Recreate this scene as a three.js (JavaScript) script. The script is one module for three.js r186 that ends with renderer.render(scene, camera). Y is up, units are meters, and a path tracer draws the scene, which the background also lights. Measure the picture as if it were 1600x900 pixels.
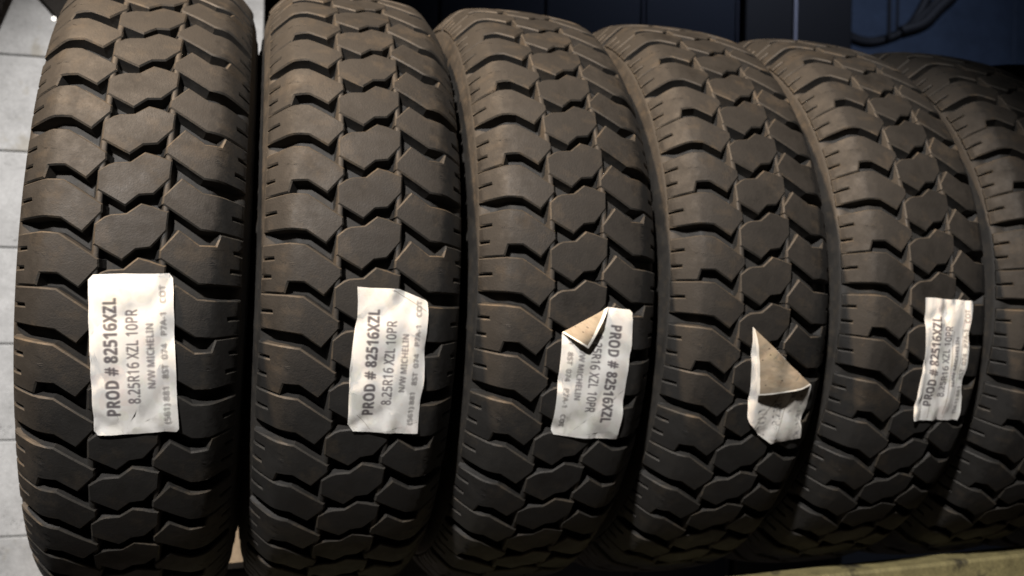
import * as THREE from 'three';
import { mergeGeometries, mergeVertices, toCreasedNormals } from 'three/addons/utils/BufferGeometryUtils.js';
import { TessellateModifier } from 'three/addons/modifiers/TessellateModifier.js';
import { RoundedBoxGeometry } from 'three/addons/geometries/RoundedBoxGeometry.js';

// ---------------------------------------------------------------- camera, light, exposure
const scene = new THREE.Scene();
const camera = new THREE.PerspectiveCamera(33.32, 16 / 9, 0.05, 60);
camera.position.set(0.122, 0.004, 1.462);
camera.rotation.order = 'YXZ';
camera.rotation.set(0.005, -0.276, 0.0206);
camera.updateMatrixWorld();
camera.focus = 0.88; camera.userData.fStop = 6;   // the photograph is a little out of focus

const renderer = new THREE.WebGLRenderer({ antialias: true });
renderer.toneMapping = THREE.LinearToneMapping;
renderer.toneMappingExposure = 1.0;
renderer.shadowMap.enabled = true;

scene.background = new THREE.Color(0.002, 0.0024, 0.003);   // the unlit room behind
scene.environmentIntensity = 0.2;

// front lamp: a soft one behind and above the camera
const key = new THREE.SpotLight(0xfffaf6, 68, 0, 0.315, 0.20, 2);
key.position.set(-1.0, 2.25, 2.75);
key.target.position.set(0.10, 0.05, 0.2);
key.castShadow = true; key.shadow.radius = 5; key.shadow.mapSize.set(2048, 2048);
scene.add(key, key.target);
// shaded lamp high up at the left: its cone ends before the right-hand tires
const ceiling = new THREE.SpotLight(0xffdbb2, 108, 0, 0.256, 0.19, 2);
ceiling.position.set(-1.5, 3.0, 1.2);
ceiling.target.position.set(0.10, 0.2, 0.25);
ceiling.castShadow = true; ceiling.shadow.radius = 6; ceiling.shadow.mapSize.set(2048, 2048);
scene.add(ceiling, ceiling.target);
// weak cool lamp in the bay behind
const bay = new THREE.SpotLight(0xd4e0ff, 5.5, 0, 0.85, 0.8, 2);
bay.position.set(2.2, 2.4, -0.4);
bay.target.position.set(2.3, 1.0, -2.4);
bay.castShadow = true; bay.shadow.radius = 10;
scene.add(bay, bay.target);

// ---------------------------------------------------------------- helpers
function rng(seed) { let a = seed >>> 0; return () => { a = (a + 0x6D2B79F5) | 0; let t = Math.imul(a ^ (a >>> 15), 1 | a); t = (t + Math.imul(t ^ (t >>> 7), 61 | t)) ^ t; return ((t ^ (t >>> 14)) >>> 0) / 4294967296; }; }
const names = {};
function numbered(n) { const k = names[n] = (names[n] ?? -1) + 1; return k ? `${n}_${String(k).padStart(3, '0')}` : n; }
function shadow(o) { o.traverse(c => { if (c.isMesh) { c.castShadow = true; c.receiveShadow = true; } }); }
function thing(name, label, category, group, kind) {
  const o = new THREE.Group(); o.name = numbered(name); scene.add(o);
  tag(o, label, category, group, kind); return o;
}
function tag(o, label, category, group, kind) {
  if (label) o.userData.label = label;
  if (category) o.userData.category = category;
  if (group) o.userData.group = group;
  if (kind) o.userData.kind = kind;
}
function part(name, geometry, material, parent) {
  const m = new THREE.Mesh(geometry, material); m.castShadow = m.receiveShadow = true;
  const used = parent.userData._n ??= {}; delete parent.userData._n;
  const count = parent.children.filter(c => c.name.replace(/_\d{3}$/, '') === name).length;
  m.name = count ? `${name}_${String(count).padStart(3, '0')}` : name;
  parent.add(m); return m;
}
// tileable value noise, several octaves, on an N x N grid
function noiseGrid(N, seed, octaves) {
  const out = new Float32Array(N * N);
  for (const [cells, amp] of octaves) {
    const R = rng(seed + cells * 17), g = Float32Array.from({ length: cells * cells }, () => R());
    for (let y = 0; y < N; y++) for (let x = 0; x < N; x++) {
      const fx = x / N * cells, fy = y / N * cells, x0 = fx | 0, y0 = fy | 0;
      let tx = fx - x0, ty = fy - y0; tx = tx * tx * (3 - 2 * tx); ty = ty * ty * (3 - 2 * ty);
      const x1 = (x0 + 1) % cells, y1 = (y0 + 1) % cells;
      const a = g[y0 * cells + x0], b = g[y0 * cells + x1], c = g[y1 * cells + x0], d = g[y1 * cells + x1];
      out[y * N + x] += amp * ((a * (1 - tx) + b * tx) * (1 - ty) + (c * (1 - tx) + d * tx) * ty - 0.5);
    }
  }
  return out;
}
function texFrom(N, f, srgb) {
  const d = new Uint8Array(N * N * 4);
  for (let i = 0; i < N * N; i++) { const c = f(i); d[i * 4] = c[0]; d[i * 4 + 1] = c[1]; d[i * 4 + 2] = c[2]; d[i * 4 + 3] = 255; }
  const t = new THREE.DataTexture(d, N, N); t.wrapS = t.wrapT = THREE.RepeatWrapping; t.magFilter = t.minFilter = THREE.LinearFilter;
  if (srgb) t.colorSpace = THREE.SRGBColorSpace; t.needsUpdate = true; return t;
}
const clamp = (v, a = 0, b = 255) => Math.max(a, Math.min(b, v));
const sm = (a, b, x) => { const t = clamp((x - a) / (b - a), 0, 1); return t * t * (3 - 2 * t); };

// ---------------------------------------------------------------- materials
const gFine = noiseGrid(512, 3, [[128, 0.5], [256, 0.5]]);
const gMid = noiseGrid(512, 11, [[6, 0.5], [17, 0.4], [48, 0.3], [120, 0.25]]);
const gBig = noiseGrid(512, 29, [[3, 0.6], [8, 0.5], [21, 0.35], [70, 0.2]]);
const rubberBump = texFrom(512, i => { const v = clamp(128 + 190 * gFine[i]); return [v, v, v]; });
const rubberColour = tone => texFrom(512, i => {
  const k = 1 + 0.20 * gMid[i] + 0.30 * gBig[i] + 0.14 * gFine[i], dust = sm(0.02, 0.45, gBig[(i * 1 + 70000) % (512 * 512)] + 0.5 * gMid[i]);
  const r = tone * k; return [clamp(r + 13 * dust), clamp(r * 0.945 + 10 * dust), clamp(r * 0.87 + 6 * dust)];
}, true);
const rubberRough = texFrom(512, i => { const v = clamp(182 + 30 * gMid[i] + 50 * gBig[i]); return [v, v, v]; });
function rubber(tone, extra = {}) {
  return new THREE.MeshStandardMaterial({ map: rubberColour(tone), bumpMap: rubberBump, bumpScale: 0.00022, roughnessMap: rubberRough, roughness: 1.0, metalness: 0, ...extra });
}
for (const t of [rubberBump, rubberRough]) t.repeat.set(6, 6);
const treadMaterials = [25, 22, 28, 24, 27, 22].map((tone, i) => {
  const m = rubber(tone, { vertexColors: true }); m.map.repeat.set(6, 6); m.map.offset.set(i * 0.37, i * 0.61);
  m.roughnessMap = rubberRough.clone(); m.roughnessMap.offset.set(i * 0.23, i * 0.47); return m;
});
const casingMaterial = rubber(37); casingMaterial.map.repeat.set(6, 6);

// ---------------------------------------------------------------- the tire: cross-section and tread
const R0 = 0.43, PITCHES = 48, STEP = 2 * Math.PI / PITCHES, PITCH = R0 * STEP, U = 0.0335;
const profileCurve = new THREE.CatmullRomCurve3([
  [0, 0.43], [0.036, 0.4288], [0.064, 0.4262], [0.0785, 0.4234], [0.0850, 0.4202], [0.0970, 0.4085], [0.1085, 0.3945], [0.1145, 0.377],
  [0.1175, 0.350], [0.1193, 0.316], [0.1155, 0.278], [0.104, 0.240], [0.092, 0.214], [0.084, 0.204]].map(([x, r]) => new THREE.Vector3(x, r, 0)), false, 'centripetal');
const PN = 400, PP = profileCurve.getSpacedPoints(PN), PL = profileCurve.getLength();
function prof(s) {                                    // arc length from the crown -> [x, radius, normal x, normal r]
  const g = Math.sign(s) || 1, t = Math.min(Math.abs(s) / PL, 0.9999) * PN, i = Math.min(Math.floor(t), PN - 1), f = t - i;
  const a = PP[i], b = PP[i + 1], dx = b.x - a.x, dr = b.y - a.y, l = Math.hypot(dx, dr);
  const a2 = PP[Math.max(0, i - 4)], b2 = PP[Math.min(PN, i + 5)], ex = b2.x - a2.x, er = b2.y - a2.y, el = Math.hypot(ex, er);
  return [g * (a.x + dx * f), a.y + dr * f, g * (-er / el), ex / el];
}
const depthAt = s => 0.0140 - 0.0115 * sm(0.104, 0.130, Math.abs(s)) - 0.0010 * sm(0.130, 0.150, Math.abs(s));
const tieAt = s => 0.0126 * sm(0.0262, 0.0292, Math.abs(s)) * (1 - sm(0.0345, 0.0390, Math.abs(s)));   // shallow tie between the rows
//   // the lugs run out on the sidewall
function onTire(s, arc, h) {                          // h: metres above the tread surface
  const [x, r, nx, nr] = prof(s), a = arc / R0, rr = r + nr * h;
  return [x + nx * h, rr * Math.sin(a), rr * Math.cos(a)];
}
const tess = new TessellateModifier(0.009, 6);
function treadBlock(outline, seed) {                  // outline in (u, v); one solid lug, bevelled, bent round the tire
  const R = rng(seed), jit = () => (R() - 0.5) * 0.0008;
  const sh = new THREE.Shape(outline.map(([u, v]) => new THREE.Vector2(u * U + jit(), v * PITCH + jit())));
  const D = 0.0128, B = 0.0016;
  let g = new THREE.ExtrudeGeometry(sh, { depth: D, bevelEnabled: true, bevelThickness: B, bevelSize: B, bevelOffset: -B, bevelSegments: 1, steps: 1 });
  g = tess.modify(g.index ? g.toNonIndexed() : g);
  const p = g.attributes.position, uv = new Float32Array(p.count * 2);
  const cx = outline.reduce((a, o) => a + o[0], 0) / outline.length * U, cv = outline.reduce((a, o) => a + o[1], 0) / outline.length * PITCH;
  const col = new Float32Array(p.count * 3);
  for (let i = 0; i < p.count; i += 3) {              // edge highlight painted in: lighter colour on the chamfer
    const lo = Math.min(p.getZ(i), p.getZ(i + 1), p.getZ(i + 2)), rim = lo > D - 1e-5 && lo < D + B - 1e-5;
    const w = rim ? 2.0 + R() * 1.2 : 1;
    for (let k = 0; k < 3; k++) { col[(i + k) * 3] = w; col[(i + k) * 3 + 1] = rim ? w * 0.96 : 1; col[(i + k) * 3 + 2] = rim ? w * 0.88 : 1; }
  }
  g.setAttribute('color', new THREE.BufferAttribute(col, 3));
  for (let i = 0; i < p.count; i++) {
    let s = p.getX(i), v = p.getY(i); const z = p.getZ(i), f = clamp(z / (D + B), 0, 1);
    const draft = 1 + 0.10 * (1 - f) * (1 - f);       // lugs are a little wider at the root
    uv[i * 2] = s + z; uv[i * 2 + 1] = v + z * 0.7 + seed * 0.037;
    s = cx + (s - cx) * draft; v = cv + (v - cv) * (1 + (draft - 1) * 1.0);
    const d = depthAt(s), h = -d * (1 - f) - 0.002 * (f <= 0 ? 1 : 0);
    const [x, y, w] = onTire(s, v, h); p.setXYZ(i, x, y, w);
  }
  g.setAttribute('uv', new THREE.BufferAttribute(uv, 2));
  g.deleteAttribute('normal');
  g = toCreasedNormals(g, 0.42);
  return g;
}
const mirror = o => o.map(([u, v]) => [-u, -v]);
const centreOutline = [
  [-1.04, -0.275], [-0.2, -0.555], [0.16, -0.335], [0.58, -0.295], [1.02, 0.03],          // lower edge, left to right
  [1.05, 0.40], [0.80, 0.43], [0.60, 0.48], [0.24, 0.525], [-0.16, 0.315], [-0.60, 0.285], [-0.76, 0.235], [-1.04, 0.09]];           // upper edge, right to left
const leftOpen = [[-0.84, 0.32], [-0.84, 0.47], [-2.0, 0.905], [-2.5, 0.925], [-3.7, 0.92], [-3.7, 0.60], [-3.12, 0.588], [-3.10, 0.54], [-3.7, 0.53], [-3.7, 0.20], [-2.5, 0.19], [-2.0, 0.18], [-1.37, -0.07]];
const leftTied = [[-0.84, 0.32], [-0.84, 0.47], [-2.0, 0.905], [-2.5, 0.925], [-3.7, 0.92], [-3.7, 0.66], [-3.15, 0.648], [-3.13, 0.605], [-3.7, 0.60], [-3.7, 0.30], [-3.25, 0.285], [-3.23, 0.24], [-3.7, 0.23], [-3.7, -0.05], [-2.62, -0.05], [-2.5, 0.17], [-2.0, 0.18], [-1.37, -0.07]];
const blocks = {
  centre: [1, 2].map(s => treadBlock(centreOutline.slice(), s)),
  left: [treadBlock(leftOpen, 3), treadBlock(leftTied, 4)],
  right: [treadBlock(mirror(leftOpen), 5), treadBlock(mirror(leftTied), 6)],
};
function casingGeometry() {                           // carcass: groove floor, sidewalls, beads and hollow inside
  const pts = [];
  const N = 190;
  for (let i = -N; i <= N; i++) {
    const s = i / N * PL * 0.999, [x, r, nx, nr] = prof(s), a = Math.abs(s);
    let d = a < 0.158 ? depthAt(s) - tieAt(s) : 0.0015 * (1 - sm(0.158, 0.163, a));
    d -= 0.0016 * Math.exp(-Math.pow((a - 0.180) / 0.0022, 2)) + 0.0014 * Math.exp(-Math.pow((a - 0.252) / 0.003, 2)) + 0.003 * Math.exp(-Math.pow((a - 0.295) / 0.004, 2));
    pts.push(new THREE.Vector2(r - nr * d, x - nx * d));
  }
  for (const [x, r] of [[0.070, 0.203], [0.066, 0.215], [0.082, 0.25], [0.100, 0.30], [0.102, 0.345], [0.094, 0.385], [0.06, 0.398], [0, 0.402]]) pts.push(new THREE.Vector2(r, x));
  for (const [x, r] of [[0.06, 0.398], [0.094, 0.385], [0.102, 0.345], [0.100, 0.30], [0.082, 0.25], [0.066, 0.215], [0.070, 0.203]]) pts.push(new THREE.Vector2(r, -x));
  pts.push(pts[0].clone());
  const g = new THREE.LatheGeometry(pts, 144);
  const p = g.attributes.position, uv = g.attributes.uv;
  for (let i = 0; i < p.count; i++) {                 // lathe axis y -> tire axis x
    const a = uv.getX(i) * Math.PI * 2 * R0, w = uv.getY(i) * 1.0;
    const x = p.getX(i), y = p.getY(i), z = p.getZ(i); p.setXYZ(i, y, x, z); uv.setXY(i, w, a);
  }
  const ix = g.index.array; for (let i = 0; i < ix.length; i += 3) { const t = ix[i]; ix[i] = ix[i + 1]; ix[i + 1] = t; }
  g.computeVertexNormals(); return g;
}
const casing = casingGeometry();

// ---------------------------------------------------------------- the setting
const floorMaterial = new THREE.MeshStandardMaterial({ color: new THREE.Color(0.05, 0.05, 0.052), roughness: 0.85, bumpMap: rubberBump, bumpScale: 0.001 });
{
  const g = new THREE.BoxGeometry(9, 0.1, 8);
  const f = new THREE.Mesh(g, floorMaterial); f.name = 'floor'; f.position.set(1.5, -1.15, -0.5); f.receiveShadow = true; f.castShadow = true;
  tag(f, 'dark concrete floor under the tire rack', 'floor', null, 'structure'); scene.add(f);
}
// white painted block wall behind the first tire
{
  const paint = texFrom(512, i => {
    const k = 210 + 34 * gBig[i] + 30 * gMid[i] + 26 * gFine[i], grime = sm(0.22, 0.5, gBig[(i + 131072) % (512 * 512)] + 0.4 * gMid[i]);
    return [clamp(k - 24 * grime), clamp(k - 28 * grime), clamp(k - 2 - 36 * grime)];
  }, true);
  const pores = texFrom(512, i => { let v = 170 + 60 * gMid[i] + 60 * gFine[i]; if (gMid[i] + 0.7 * gFine[i] < -0.43) v = 20; v = clamp(v); return [v, v, v]; });
  paint.repeat.set(2.2, 2.2); pores.repeat.set(2.2, 2.2);
  const blockMats = [0.84, 0.80, 0.76].map(k => new THREE.MeshStandardMaterial({ color: new THREE.Color(0.97 * k, 0.98 * k, k), map: paint, bumpMap: pores, bumpScale: 0.0025, roughness: 0.62 }));
  const mortar = new THREE.MeshStandardMaterial({ color: new THREE.Color(0.36, 0.35, 0.33), roughness: 0.9, bumpMap: pores, bumpScale: 0.002 });
  const wall = thing('block_wall', 'white painted block wall with thin joints at the left edge behind the first tire', 'wall');
  wall.position.set(0, 0, -0.75); wall.rotation.z = 0.004;
  const bw = 0.3905, bh = 0.1985, pitchY = 0.2008, x1 = 0.165;
  const variants = [0, 1, 2].map(k => {
    const g = new RoundedBoxGeometry(bw, bh, 0.19, 2, 0.0035); const p = g.attributes.position, uv = g.attributes.uv;
    for (let i = 0; i < p.count; i++) uv.setXY(i, p.getX(i) + 0.37 * k, p.getY(i) + p.getZ(i) + 0.23 * k);
    return g;
  });
  const half = (() => { const g = new RoundedBoxGeometry(0.194, bh, 0.19, 2, 0.0035); const p = g.attributes.position, uv = g.attributes.uv; for (let i = 0; i < p.count; i++) uv.setXY(i, p.getX(i), p.getY(i) + p.getZ(i)); return g; })();
  const R = rng(77);
  for (let row = -5; row <= 4; row++) {
    const yc = 0.078 + pitchY * (row + 0.5), odd = row & 1;
    let x = x1;
    if (odd) { const b = part('wall_block', half, blockMats[1], wall); b.position.set(x - 0.097, yc, -0.095 + (R() - 0.5) * 0.002); x -= 0.1972; }
    for (let n = 0; n < 5; n++) {
      const b = part('wall_block', variants[(n + row + 9) % 3], blockMats[Math.floor(R() * 3)], wall);
      b.position.set(x - bw / 2, yc, -0.095 + (R() - 0.5) * 0.002); x -= bw + 0.0032;
    }
  }
  const m = part('mortar', new THREE.BoxGeometry(2.1, 2.02, 0.17), mortar, wall); m.position.set(x1 - 1.06, 0.0, -0.095);
}
// blue far wall made of vertical sheets
{
  const bluePaint = texFrom(512, i => { const k = 1 + 0.22 * gBig[i] + 0.14 * gMid[i] + 0.08 * gFine[i]; return [clamp(84 * k), clamp(98 * k), clamp(118 * k)]; }, true);
  const mat = new THREE.MeshStandardMaterial({ map: bluePaint, roughness: 0.6, bumpMap: rubberBump, bumpScale: 0.001 });
  const w = thing('blue_wall', 'dull blue wall in the dark bay behind the tires', 'wall');
  w.position.set(0, 0, -2.6);
  const sheet = new RoundedBoxGeometry(1.196, 3.4, 0.06, 2, 0.006);
  { const p = sheet.attributes.position, uv = sheet.attributes.uv; for (let i = 0; i < p.count; i++) uv.setXY(i, p.getX(i) * 0.8, p.getY(i) * 0.8); }
  for (let k = 0; k < 6; k++) { const m = part('wall_panel', sheet, mat, w); m.position.set(-0.3 + 1.2 * k, 0.5, 0); }
}
// dark navy cabinets in front of it
{
  const navy = new THREE.MeshStandardMaterial({ color: new THREE.Color(0.012, 0.018, 0.031), roughness: 0.5, metalness: 0.2, bumpMap: rubberBump, bumpScale: 0.0006 });
  const edge = new THREE.MeshStandardMaterial({ color: new THREE.Color(0.05, 0.055, 0.075), roughness: 0.45, metalness: 0.4 });
  const c = thing('steel_cabinet', 'dark navy steel cabinet with tall doors behind the middle tires', 'cabinet');
  c.position.set(0, 0, -1.6);
  const body = part('cabinet_body', new RoundedBoxGeometry(1.62, 2.9, 0.5, 2, 0.008), navy, c); body.position.set(1.0, 0.35, -0.275);
  const doorG = new RoundedBoxGeometry(0.354, 2.84, 0.022, 2, 0.004);
  for (const [i, x] of [0.186, 0.546, 0.906, 1.266, 1.626].entries()) {
    const d = part('cabinet_door', doorG, navy, c); d.position.set(x + 0.0, 0.35, -0.011);
    if (i === 3 || i === 4) { const e = part('door_edge', new RoundedBoxGeometry(0.009, 2.82, 0.012, 2, 0.002), edge, d); e.position.set(0.170, 0, 0.013); }
    const h = part('door_handle', new RoundedBoxGeometry(0.016, 0.14, 0.02, 2, 0.004), edge, d); h.position.set(-0.14, -0.2, 0.021);
  }
  // black steel post; its pale strip paints in a glint
  const black = new THREE.MeshStandardMaterial({ color: new THREE.Color(0.006, 0.006, 0.007), roughness: 0.6 });
  const bright = new THREE.MeshStandardMaterial({ color: new THREE.Color(0.55, 0.55, 0.62), roughness: 0.4, metalness: 0.2 });
  const post = thing('steel_post', 'broad black steel post with a painted glint line right of the cabinet', 'post');
  post.position.set(2.05, 0, -1.6);
  const col = part('post_body', new RoundedBoxGeometry(0.44, 3.0, 0.24, 2, 0.01), black, post); col.position.set(0, 0.4, -0.12);
  const strip = part('glint_strip', new RoundedBoxGeometry(0.012, 1.5, 0.012, 2, 0.003), bright, post); strip.position.set(-0.024, 1.05, 0.006);
  const bolt = part('bolt', new THREE.CylinderGeometry(0.012, 0.012, 0.014, 10).rotateX(Math.PI / 2), bright, post); bolt.position.set(0.10, 1.2, 0.006);
}
// black hose hanging in a loop against the blue wall
{
  const hose = new THREE.MeshStandardMaterial({ color: new THREE.Color(0.004, 0.004, 0.005), roughness: 0.7 });
  const h = thing('rubber_hose', 'black hose hanging in a loop before the blue wall at upper right', 'hose');
  h.position.set(2.55, 1.0, -1.75);
  const mk = (pts, r) => new THREE.TubeGeometry(new THREE.CatmullRomCurve3(pts.map(a => new THREE.Vector3(...a))), 60, r, 10);
  part('hose_strand', mk([[-0.26, 0.62, 0], [-0.28, 0.2, 0], [-0.24, 0.04, 0], [-0.13, -0.006, 0.01], [-0.02, 0.02, 0.02], [0.10, 0.10, 0.03], [0.22, 0.24, 0.03], [0.27, 0.6, 0.02]], 0.017), hose, h);
  part('hose_strand', mk([[-0.29, 0.62, -0.03], [-0.30, 0.2, -0.03], [-0.22, 0.06, -0.03], [-0.10, 0.012, -0.03], [0.05, 0.055, 0.0], [0.14, 0.16, 0.0], [0.19, 0.30, 0.0], [0.22, 0.6, 0.0]], 0.020), hose, h);
  part('hose_strand', mk([[0.02, 0.045, 0.03], [0.10, 0.075, 0.05], [0.17, 0.14, 0.05], [0.25, 0.22, 0.05], [0.31, 0.36, 0.05], [0.33, 0.6, 0.04]], 0.026), hose, h);
  const cord = thing('hanging_cord', 'thin dark cord hanging straight down inside the hose loop', 'cord');
  cord.position.set(2.50, 1.0, -1.70);
  part('strand', new THREE.CylinderGeometry(0.007, 0.007, 0.7, 8).translate(0, 0.36, 0), hose, cord);
  part('strand', new THREE.CylinderGeometry(0.005, 0.005, 0.66, 8).translate(0.045, 0.38, -0.01), hose, cord);
}
// rack: front and rear beam, crossed straps at the back
{
  const tanMap = texFrom(512, i => {
    const k = 1 + 0.3 * gMid[i] + 0.35 * gBig[i] + 0.2 * gFine[i], dirt = sm(0.05, 0.5, gBig[(i + 90000) % (512 * 512)] + gMid[i] * 0.6);
    return [clamp(150 * k * (1 - 0.55 * dirt)), clamp(139 * k * (1 - 0.55 * dirt)), clamp(92 * k * (1 - 0.5 * dirt))];
  }, true); tanMap.repeat.set(3, 3);
  const tan = new THREE.MeshStandardMaterial({ color: new THREE.Color(0.72, 0.73, 0.84), map: tanMap, roughness: 0.55, metalness: 0.1, bumpMap: rubberBump, bumpScale: 0.0008 });
  const rearSteelShade = new THREE.MeshStandardMaterial({ color: new THREE.Color(0.02, 0.02, 0.02), roughness: 0.7 });  // near-black: the shade behind the tires is put into the rear beam colour
  const rack = thing('tire_rack', 'scuffed tan steel rack beam along the bottom under the tires', 'rack');
  rack.position.set(0.8, -0.399, 0.205); rack.rotation.z = 0.033;
  const beamG = new RoundedBoxGeometry(2.6, 0.042, 0.044, 4, 0.006);
  { const p = beamG.attributes.position, uv = beamG.attributes.uv; for (let i = 0; i < p.count; i++) uv.setXY(i, p.getX(i), p.getY(i) + p.getZ(i)); }
  part('rack_beam', beamG, tan, rack).position.set(0.55, -0.021, 0.022);
  part('rear_beam', beamG, rearSteelShade, rack).position.set(0.55, -0.045, -0.36);
  const steel = new THREE.MeshStandardMaterial({ color: new THREE.Color(0.035, 0.030, 0.026), roughness: 0.6, metalness: 0.2, bumpMap: rubberBump, bumpScale: 0.001 });
  const bolt = new THREE.MeshStandardMaterial({ color: new THREE.Color(0.75, 0.74, 0.70), roughness: 0.35, metalness: 0.6 });
  const br = thing('cross_brace', 'dark crossed steel straps before the white wall at top left', 'brace');
  br.position.set(-0.31, 0.65, -0.73);
  const s1 = part('strap', new RoundedBoxGeometry(0.06, 0.75, 0.005, 2, 0.002), steel, br);   // rises to the right
  s1.position.set(-0.083, -0.081, 0.0); s1.rotation.z = -0.349;
  const s2 = part('strap', new RoundedBoxGeometry(0.07, 0.75, 0.005, 2, 0.002), steel, br);   // rises to the left
  s2.position.set(0.067, -0.052, 0.0065); s2.rotation.z = 0.743;
  const bt = part('bolt', new THREE.CylinderGeometry(0.0045, 0.005, 0.004, 10).rotateX(Math.PI / 2), bolt, br); bt.position.set(0.050, -0.097, 0.010);
}

// ---------------------------------------------------------------- the tires
const LEAN = 0.024;
const tireInfo = [   // [phase of the tread, label]
  [0.865, 'first truck tire at the left, its white sticker flat and squarely stuck'],
  [0.857, 'second tire from left, its white sticker bent at the upper right corner'],
  [0.970, 'third tire from left, its sticker upside down with one top corner folded over'],
  [0.656, 'fourth tire from left, its crumpled sticker half peeled to a tan triangle'],
  [0.497, 'fifth tire from left, its narrow white sticker creased lengthwise'],
  [0.72, 'shaded tire with no sticker, cut off by the right edge of the picture'],
  [0.55, 'farthest tire at upper right, only the top of its tread showing'],
];
function inside(poly, x, y) {
  let c = false;
  for (let i = 0, j = poly.length - 1; i < poly.length; j = i++) if ((poly[i][1] > y) !== (poly[j][1] > y) && x < (poly[j][0] - poly[i][0]) * (y - poly[i][1]) / (poly[j][1] - poly[i][1]) + poly[i][0]) c = !c;
  return c;
}
function onLug(phase, s, arc) {                       // is there a lug under this point of the tread?
  const k0 = Math.round((phase + 0.44 * STEP - arc / R0) / STEP);
  for (let k = k0 - 1; k <= k0 + 1; k++) {
    const v = (arc - (phase - (k + 0.06) * STEP + 0.5 * STEP) * R0) / PITCH, u = s / U;
    if (inside(centreOutline, u, v) || inside(k % 2 ? leftTied : leftOpen, u, v) || inside(mirror((k + 1) % 2 ? leftTied : leftOpen), u, v)) return true;
  }
  return false;
}
const tires = [];
for (const [i, [phase, label]] of tireInfo.entries()) {
  const t = thing('truck_tire', label, 'tire', 'black off road truck tires standing in a row on the rack');
  t.position.set(0.0143 + 0.2397 * i, 0, 0); t.rotation.z = -LEAN;
  part('casing', casing, casingMaterial, t);
  const R = rng(500 + i);
  for (let k = 0; k < PITCHES; k++) {
    const a = phase - (k + 0.06) * STEP + 0.5 * STEP;      // angle of this pitch's block centre
    for (const row of ['left', 'centre', 'right']) {
      const alt = row === 'centre' ? k % 2 : row === 'left' ? k % 2 : (k + 1) % 2;
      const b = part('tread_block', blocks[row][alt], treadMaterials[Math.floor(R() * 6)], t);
      b.rotation.x = -a;
    }
  }
  tires.push(t);
}

// ---------------------------------------------------------------- stickers
function stickerTexture({ seed, flip = false, worn = 0, crease = [] }) {
  const W = 512, H = 1024, c = document.createElement('canvas'); c.width = W; c.height = H;
  const x = c.getContext('2d'), R = rng(seed);
  x.fillStyle = 'rgb(229,228,224)'; x.fillRect(0, 0, W, H);
  for (let k = 0; k < 160; k++) { x.fillStyle = `rgba(${150 + R() * 60 | 0},${140 + R() * 55 | 0},${115 + R() * 50 | 0},${0.02 + R() * 0.05})`; const r = 6 + R() * 60; x.beginPath(); x.ellipse(R() * W, R() * H, r, r * (0.3 + R()), R() * 3, 0, 7); x.fill(); }
  x.save();
  if (flip) { x.translate(W, 0); x.rotate(Math.PI / 2); } else { x.translate(0, H); x.rotate(-Math.PI / 2); }   // text runs along the long side
  x.textBaseline = 'middle'; x.fillStyle = 'rgba(44,42,44,0.22)';
  const put = (s, px, py, size, width, font = 'sans-serif') => { x.font = `${size} ${font}`; const m = x.measureText(s).width || 1; x.save(); x.translate(px, py); x.scale(width / m, 1); for (const [ox, oy] of [[0, 0], [6, 1], [-6, 1], [1, 6], [0, -6]]) x.fillText(s, ox, oy); x.restore(); };
  put('PROD # 82516XZL', 120, 125, 'bold 112px', 760);
  put('8.25R16 XZL 10PR', 205, 255, '96px', 600);
  put('N/W MICHELIN', 300, 362, '58px', 420);
  x.fillStyle = 'rgba(60,58,58,0.26)';
  put('(561) 881   8ST  074   P7A-1   COT', 60, 446, '50px', 890);
  x.restore();
  for (let k = 0; k < 500; k++) { x.fillStyle = `rgba(232,228,219,${0.25 + R() * 0.4})`; x.fillRect(R() * W, R() * H, 1 + R() * 7, 1 + R() * 3); }     // broken print
  for (let k = 0; k < worn * 420; k++) { x.fillStyle = `rgba(226,222,214,${0.3 + R() * 0.5})`; x.beginPath(); x.ellipse(R() * W, R() * H, 8 + R() * 34, 5 + R() * 22, R() * 3, 0, 7); x.fill(); }
  for (const [x0, y0, x1, y1, w] of crease) { x.strokeStyle = 'rgba(120,112,100,0.45)'; x.lineWidth = w; x.beginPath(); x.moveTo(x0 * W, (1 - y0) * H); x.quadraticCurveTo((x0 + x1) / 2 * W + 10, (1 - (y0 + y1) / 2) * H, x1 * W, (1 - y1) * H); x.stroke(); }
  const t = new THREE.CanvasTexture(c); t.colorSpace = THREE.SRGBColorSpace; t.minFilter = t.magFilter = THREE.LinearFilter; return t;
}
function gluePaper(seed, A, B, C) {                    // tan back of the paper, with a pale rim along its free edges
  const N = 512, c = document.createElement('canvas'); c.width = c.height = N;
  const x = c.getContext('2d'), R = rng(seed);
  x.fillStyle = 'rgb(142,131,114)'; x.fillRect(0, 0, N, N);
  for (let k = 0; k < 260; k++) { const w = R(); x.fillStyle = w < 0.5 ? `rgba(176,166,146,${0.05 + R() * 0.12})` : `rgba(104,88,66,${0.04 + R() * 0.12})`; const r = 4 + R() * 40; x.beginPath(); x.ellipse(R() * N, R() * N, r, r * (0.3 + R()), R() * 3, 0, 7); x.fill(); }
  for (let k = 0; k < 26; k++) { x.fillStyle = `rgba(40,32,26,${0.3 + R() * 0.4})`; x.beginPath(); x.arc(R() * N, R() * N, 1 + R() * 4, 0, 7); x.fill(); }
  x.strokeStyle = 'rgb(226,223,214)'; x.lineWidth = 22; x.lineJoin = 'round';
  x.beginPath(); for (const [i, p] of [A, C, B].entries()) x[i ? 'lineTo' : 'moveTo'](p[0] * N, (1 - p[1]) * N); x.stroke();
  const t = new THREE.CanvasTexture(c); t.colorSpace = THREE.SRGBColorSpace;
  return new THREE.MeshStandardMaterial({ map: t, roughness: 0.75, side: THREE.DoubleSide });
}
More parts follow.
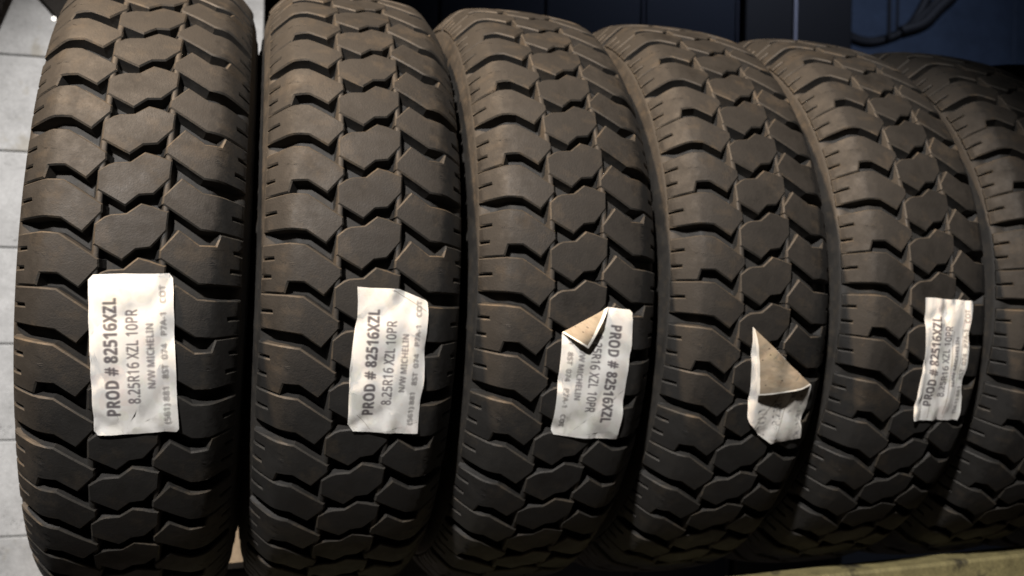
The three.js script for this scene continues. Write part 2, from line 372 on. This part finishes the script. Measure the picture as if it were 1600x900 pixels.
const paperTess = new TessellateModifier(0.02, 7);
// corners: TL, TR, BR, BL as [offset across the tread, arc] in metres; outline in the sticker's own unit square
function sticker(n, corners, outline, tex, wave, label, flaps = []) {
  const [TL, TR, BR, BL] = corners, tire = tires[n];
  const sag = (a, b) => {                              // paper dips where there is no lug under it
    let c = 0, m = 0;
    for (let i = -2; i <= 2; i++) for (let j = -2; j <= 2; j++) { m++; if (onLug(tireInfo[n][0], a + i * 0.0022, b + j * 0.0022)) c++; }
    return -0.0026 * (1 - c / m);
  };
  const flat = (u, v) => [0, 1].map(k => (BL[k] * (1 - u) + BR[k] * u) * (1 - v) + (TL[k] * (1 - u) + TR[k] * u) * v);
  const sheet = (poly, place, mat, name, parent) => {
    const g0 = paperTess.modify(new THREE.ShapeGeometry(new THREE.Shape(poly.map(a => new THREE.Vector2(...a)))).toNonIndexed());
    let g = mergeVertices(g0); const p = g.attributes.position, uv = new Float32Array(p.count * 2);
    for (let i = 0; i < p.count; i++) {
      const u = p.getX(i), v = p.getY(i); uv[i * 2] = u; uv[i * 2 + 1] = v;
      p.setXYZ(i, ...place(u, v));
    }
    g.setAttribute('uv', new THREE.BufferAttribute(uv, 2)); g.computeVertexNormals();
    return part(name, g, mat, parent);
  };
  const mat = new THREE.MeshStandardMaterial({ map: tex, roughness: 0.55, side: THREE.DoubleSide, bumpMap: rubberBump, bumpScale: 0.0002 });
  const s = sheet(outline, (u, v) => { const [a, b] = flat(u, v); return onTire(a, b, 0.0019 + wave(u, v) + sag(a, b)); }, mat, 'paper_sticker', tire);
  s.userData.label = label;
  for (const { A, B, C, lift } of flaps) {             // A, B: fold line; C: corner that folds over (unit square)
    const pa = flat(...A), pb = flat(...B), l = Math.hypot(pb[0] - pa[0], pb[1] - pa[1]), d = [(pb[0] - pa[0]) / l, (pb[1] - pa[1]) / l];
    const fc = flat(...C), rc = [fc[0] - pa[0], fc[1] - pa[1]], far = Math.abs(rc[0] * d[1] - rc[1] * d[0]);
    const f = sheet([A, B, C], (u, v) => {
      const q = flat(u, v), r = [q[0] - pa[0], q[1] - pa[1]], t = r[0] * d[0] + r[1] * d[1], n = [r[0] - t * d[0], r[1] - t * d[1]], dist = Math.hypot(...n);
      const back = dist * (1 - 0.06 * lift);
      const k = dist > 1e-9 ? back / dist : 0;
      const w = clamp(dist / far, 0, 1);
      const P = [q[0] - n[0] - n[0] * k, q[1] - n[1] - n[1] * k];          // where it lies, in the plane of the sticker
      const e1 = [BR[0] - BL[0], BR[1] - BL[1]], e2 = [TL[0] - BL[0], TL[1] - BL[1]], det = e1[0] * e2[1] - e1[1] * e2[0], g = [P[0] - BL[0], P[1] - BL[1]];
      const uu = (g[0] * e2[1] - g[1] * e2[0]) / det, vv = (e1[0] * g[1] - e1[1] * g[0]) / det;
      const h = 0.0019 + wave(clamp(uu, 0, 1), clamp(vv, 0, 1)) + sag(...P) * (1 - w) + 0.0011 * Math.min(1, w * 12)
        + lift * far * (0.42 * Math.sin(w * 2.3) * (1 - 0.35 * w)) + 0.0012 * Math.sin(t * 85 + 1) * w;
      return onTire(...P, h);
    }, gluePaper(40 + n, A, B, C), 'peeled_flap', s);
    f.userData.label = 'tan glued back of the sticker folded forward';
  }
  return s;
}
const ripple = (seed, amp, longAmp = 0) => (u, v) => {
  const e = Math.min(u, 1 - u, v, 1 - v);
  return amp * (Math.sin(v * 17 + seed) * 0.5 + Math.sin(v * 9.3 + u * 5 + seed * 2.1) * 0.6 + Math.sin(u * 11 - v * 6 + seed * 3.7) * 0.5)
    + longAmp * (Math.sin(u * 19 + v * 2.2 + seed) + 0.6 * Math.sin(u * 31 - v * 3 + seed)) + amp * 1.2 * Math.exp(-e * 14) * Math.sin(u * 7 + v * 13 + seed) + amp * 1.2;
};
const ragged = (poly, seed, amp = 0.006) => {          // torn and slightly wavy paper edge
  const R = rng(seed), out = [];
  for (let i = 0; i < poly.length; i++) {
    const a = poly[i], b = poly[(i + 1) % poly.length], n = Math.max(1, Math.round(Math.hypot(b[0] - a[0], (b[1] - a[1]) * 2) * 6));
    for (let k = 0; k < n; k++) out.push([a[0] + (b[0] - a[0]) * k / n + (k ? (R() - 0.5) * amp * 2 : 0), a[1] + (b[1] - a[1]) * k / n + (k ? (R() - 0.5) * amp : 0)]);
  }
  return out;
};
sticker(0, [[-0.0373, 0.0125], [0.0421, 0.0178], [0.0539, -0.149], [-0.0274, -0.1531]],
  ragged([[0.0, 0.03], [0.04, 0], [0.97, 0], [1, 0.02], [1, 0.97], [0.96, 1], [0.06, 1], [0, 0.97]], 1), stickerTexture({ seed: 1 }), ripple(1, 0.0006), 'flat white printed paper sticker');
sticker(1, [[-0.0115, 0.0068], [0.067, 0.006], [0.0655, -0.1567], [-0.0108, -0.1527]],
  ragged([[-0.02, 0.05], [0.06, 0], [1, 0], [1, 0.92], [0.97, 0.935], [0.58, 1.0], [0, 1], [0.02, 0.8], [-0.05, 0.45]], 2), stickerTexture({ seed: 2, crease: [[0.5, 0.99, 0.98, 0.86, 6], [0.1, 0.12, 0.3, 0.02, 5]] }), (u, v) => ripple(2.3, 0.0013, 0.0003)(u, v) - 0.003 * sm(1.70, 1.95, u + v), 'white printed sticker, bent upper right corner');
sticker(2, [[-0.018, -0.005], [0.068, -0.0115], [0.0681, -0.1726], [-0.0171, -0.1644]],
  ragged([[0, 0.04], [0.04, 0.01], [1, 0], [1, 0.98], [0.96, 1], [0.62, 1], [0, 0.78]], 3, 0.004), stickerTexture({ seed: 3, flip: true }), ripple(4.1, 0.0008), 'white sticker, text upside down, top left corner folded over',
  [{ A: [0, 0.78], B: [0.62, 1], C: [0, 1], lift: 0.8 }]);
sticker(3, [[-0.0191, -0.0307], [0.0645, -0.0216], [0.081, -0.184], [-0.0024, -0.193]],
  ragged([[0, 1], [0, 0.30], [0.03, 0.26], [0.22, 0.14], [0.45, 0.05], [0.97, 0.05], [0.93, 0.2], [1.02, 0.34], [1, 0.51]], 4, 0.006), stickerTexture({ seed: 4, worn: 1.6, crease: [[0.1, 0.2, 0.5, 0.45, 10], [0.5, 0.1, 0.7, 0.5, 7]] }), ripple(5.7, 0.0018, 0.0004), 'crumpled white sticker half peeled away',
  [{ A: [0, 1], B: [1, 0.51], C: [1, 1], lift: 0.45 }]);
sticker(4, [[-0.0151, 0.0085], [0.0605, 0.0073], [0.0657, -0.1537], [-0.0062, -0.1524]],
  ragged([[-0.03, 0.05], [0.0, 0.0], [1, 0], [0.98, 0.2], [0.93, 0.28], [0.95, 0.5], [0.91, 0.8], [1.0, 0.97], [0.98, 1], [0, 1], [0.03, 0.6]], 5), stickerTexture({ seed: 5, crease: [[0.3, 0.02, 0.25, 0.45, 8], [0.62, 0.05, 0.6, 0.75, 8], [0.78, 0.1, 0.82, 0.85, 6]] }), ripple(7.2, 0.0007, 0.0011), 'narrow white sticker with lengthwise creases');

shadow(scene);
renderer.render(scene, camera);
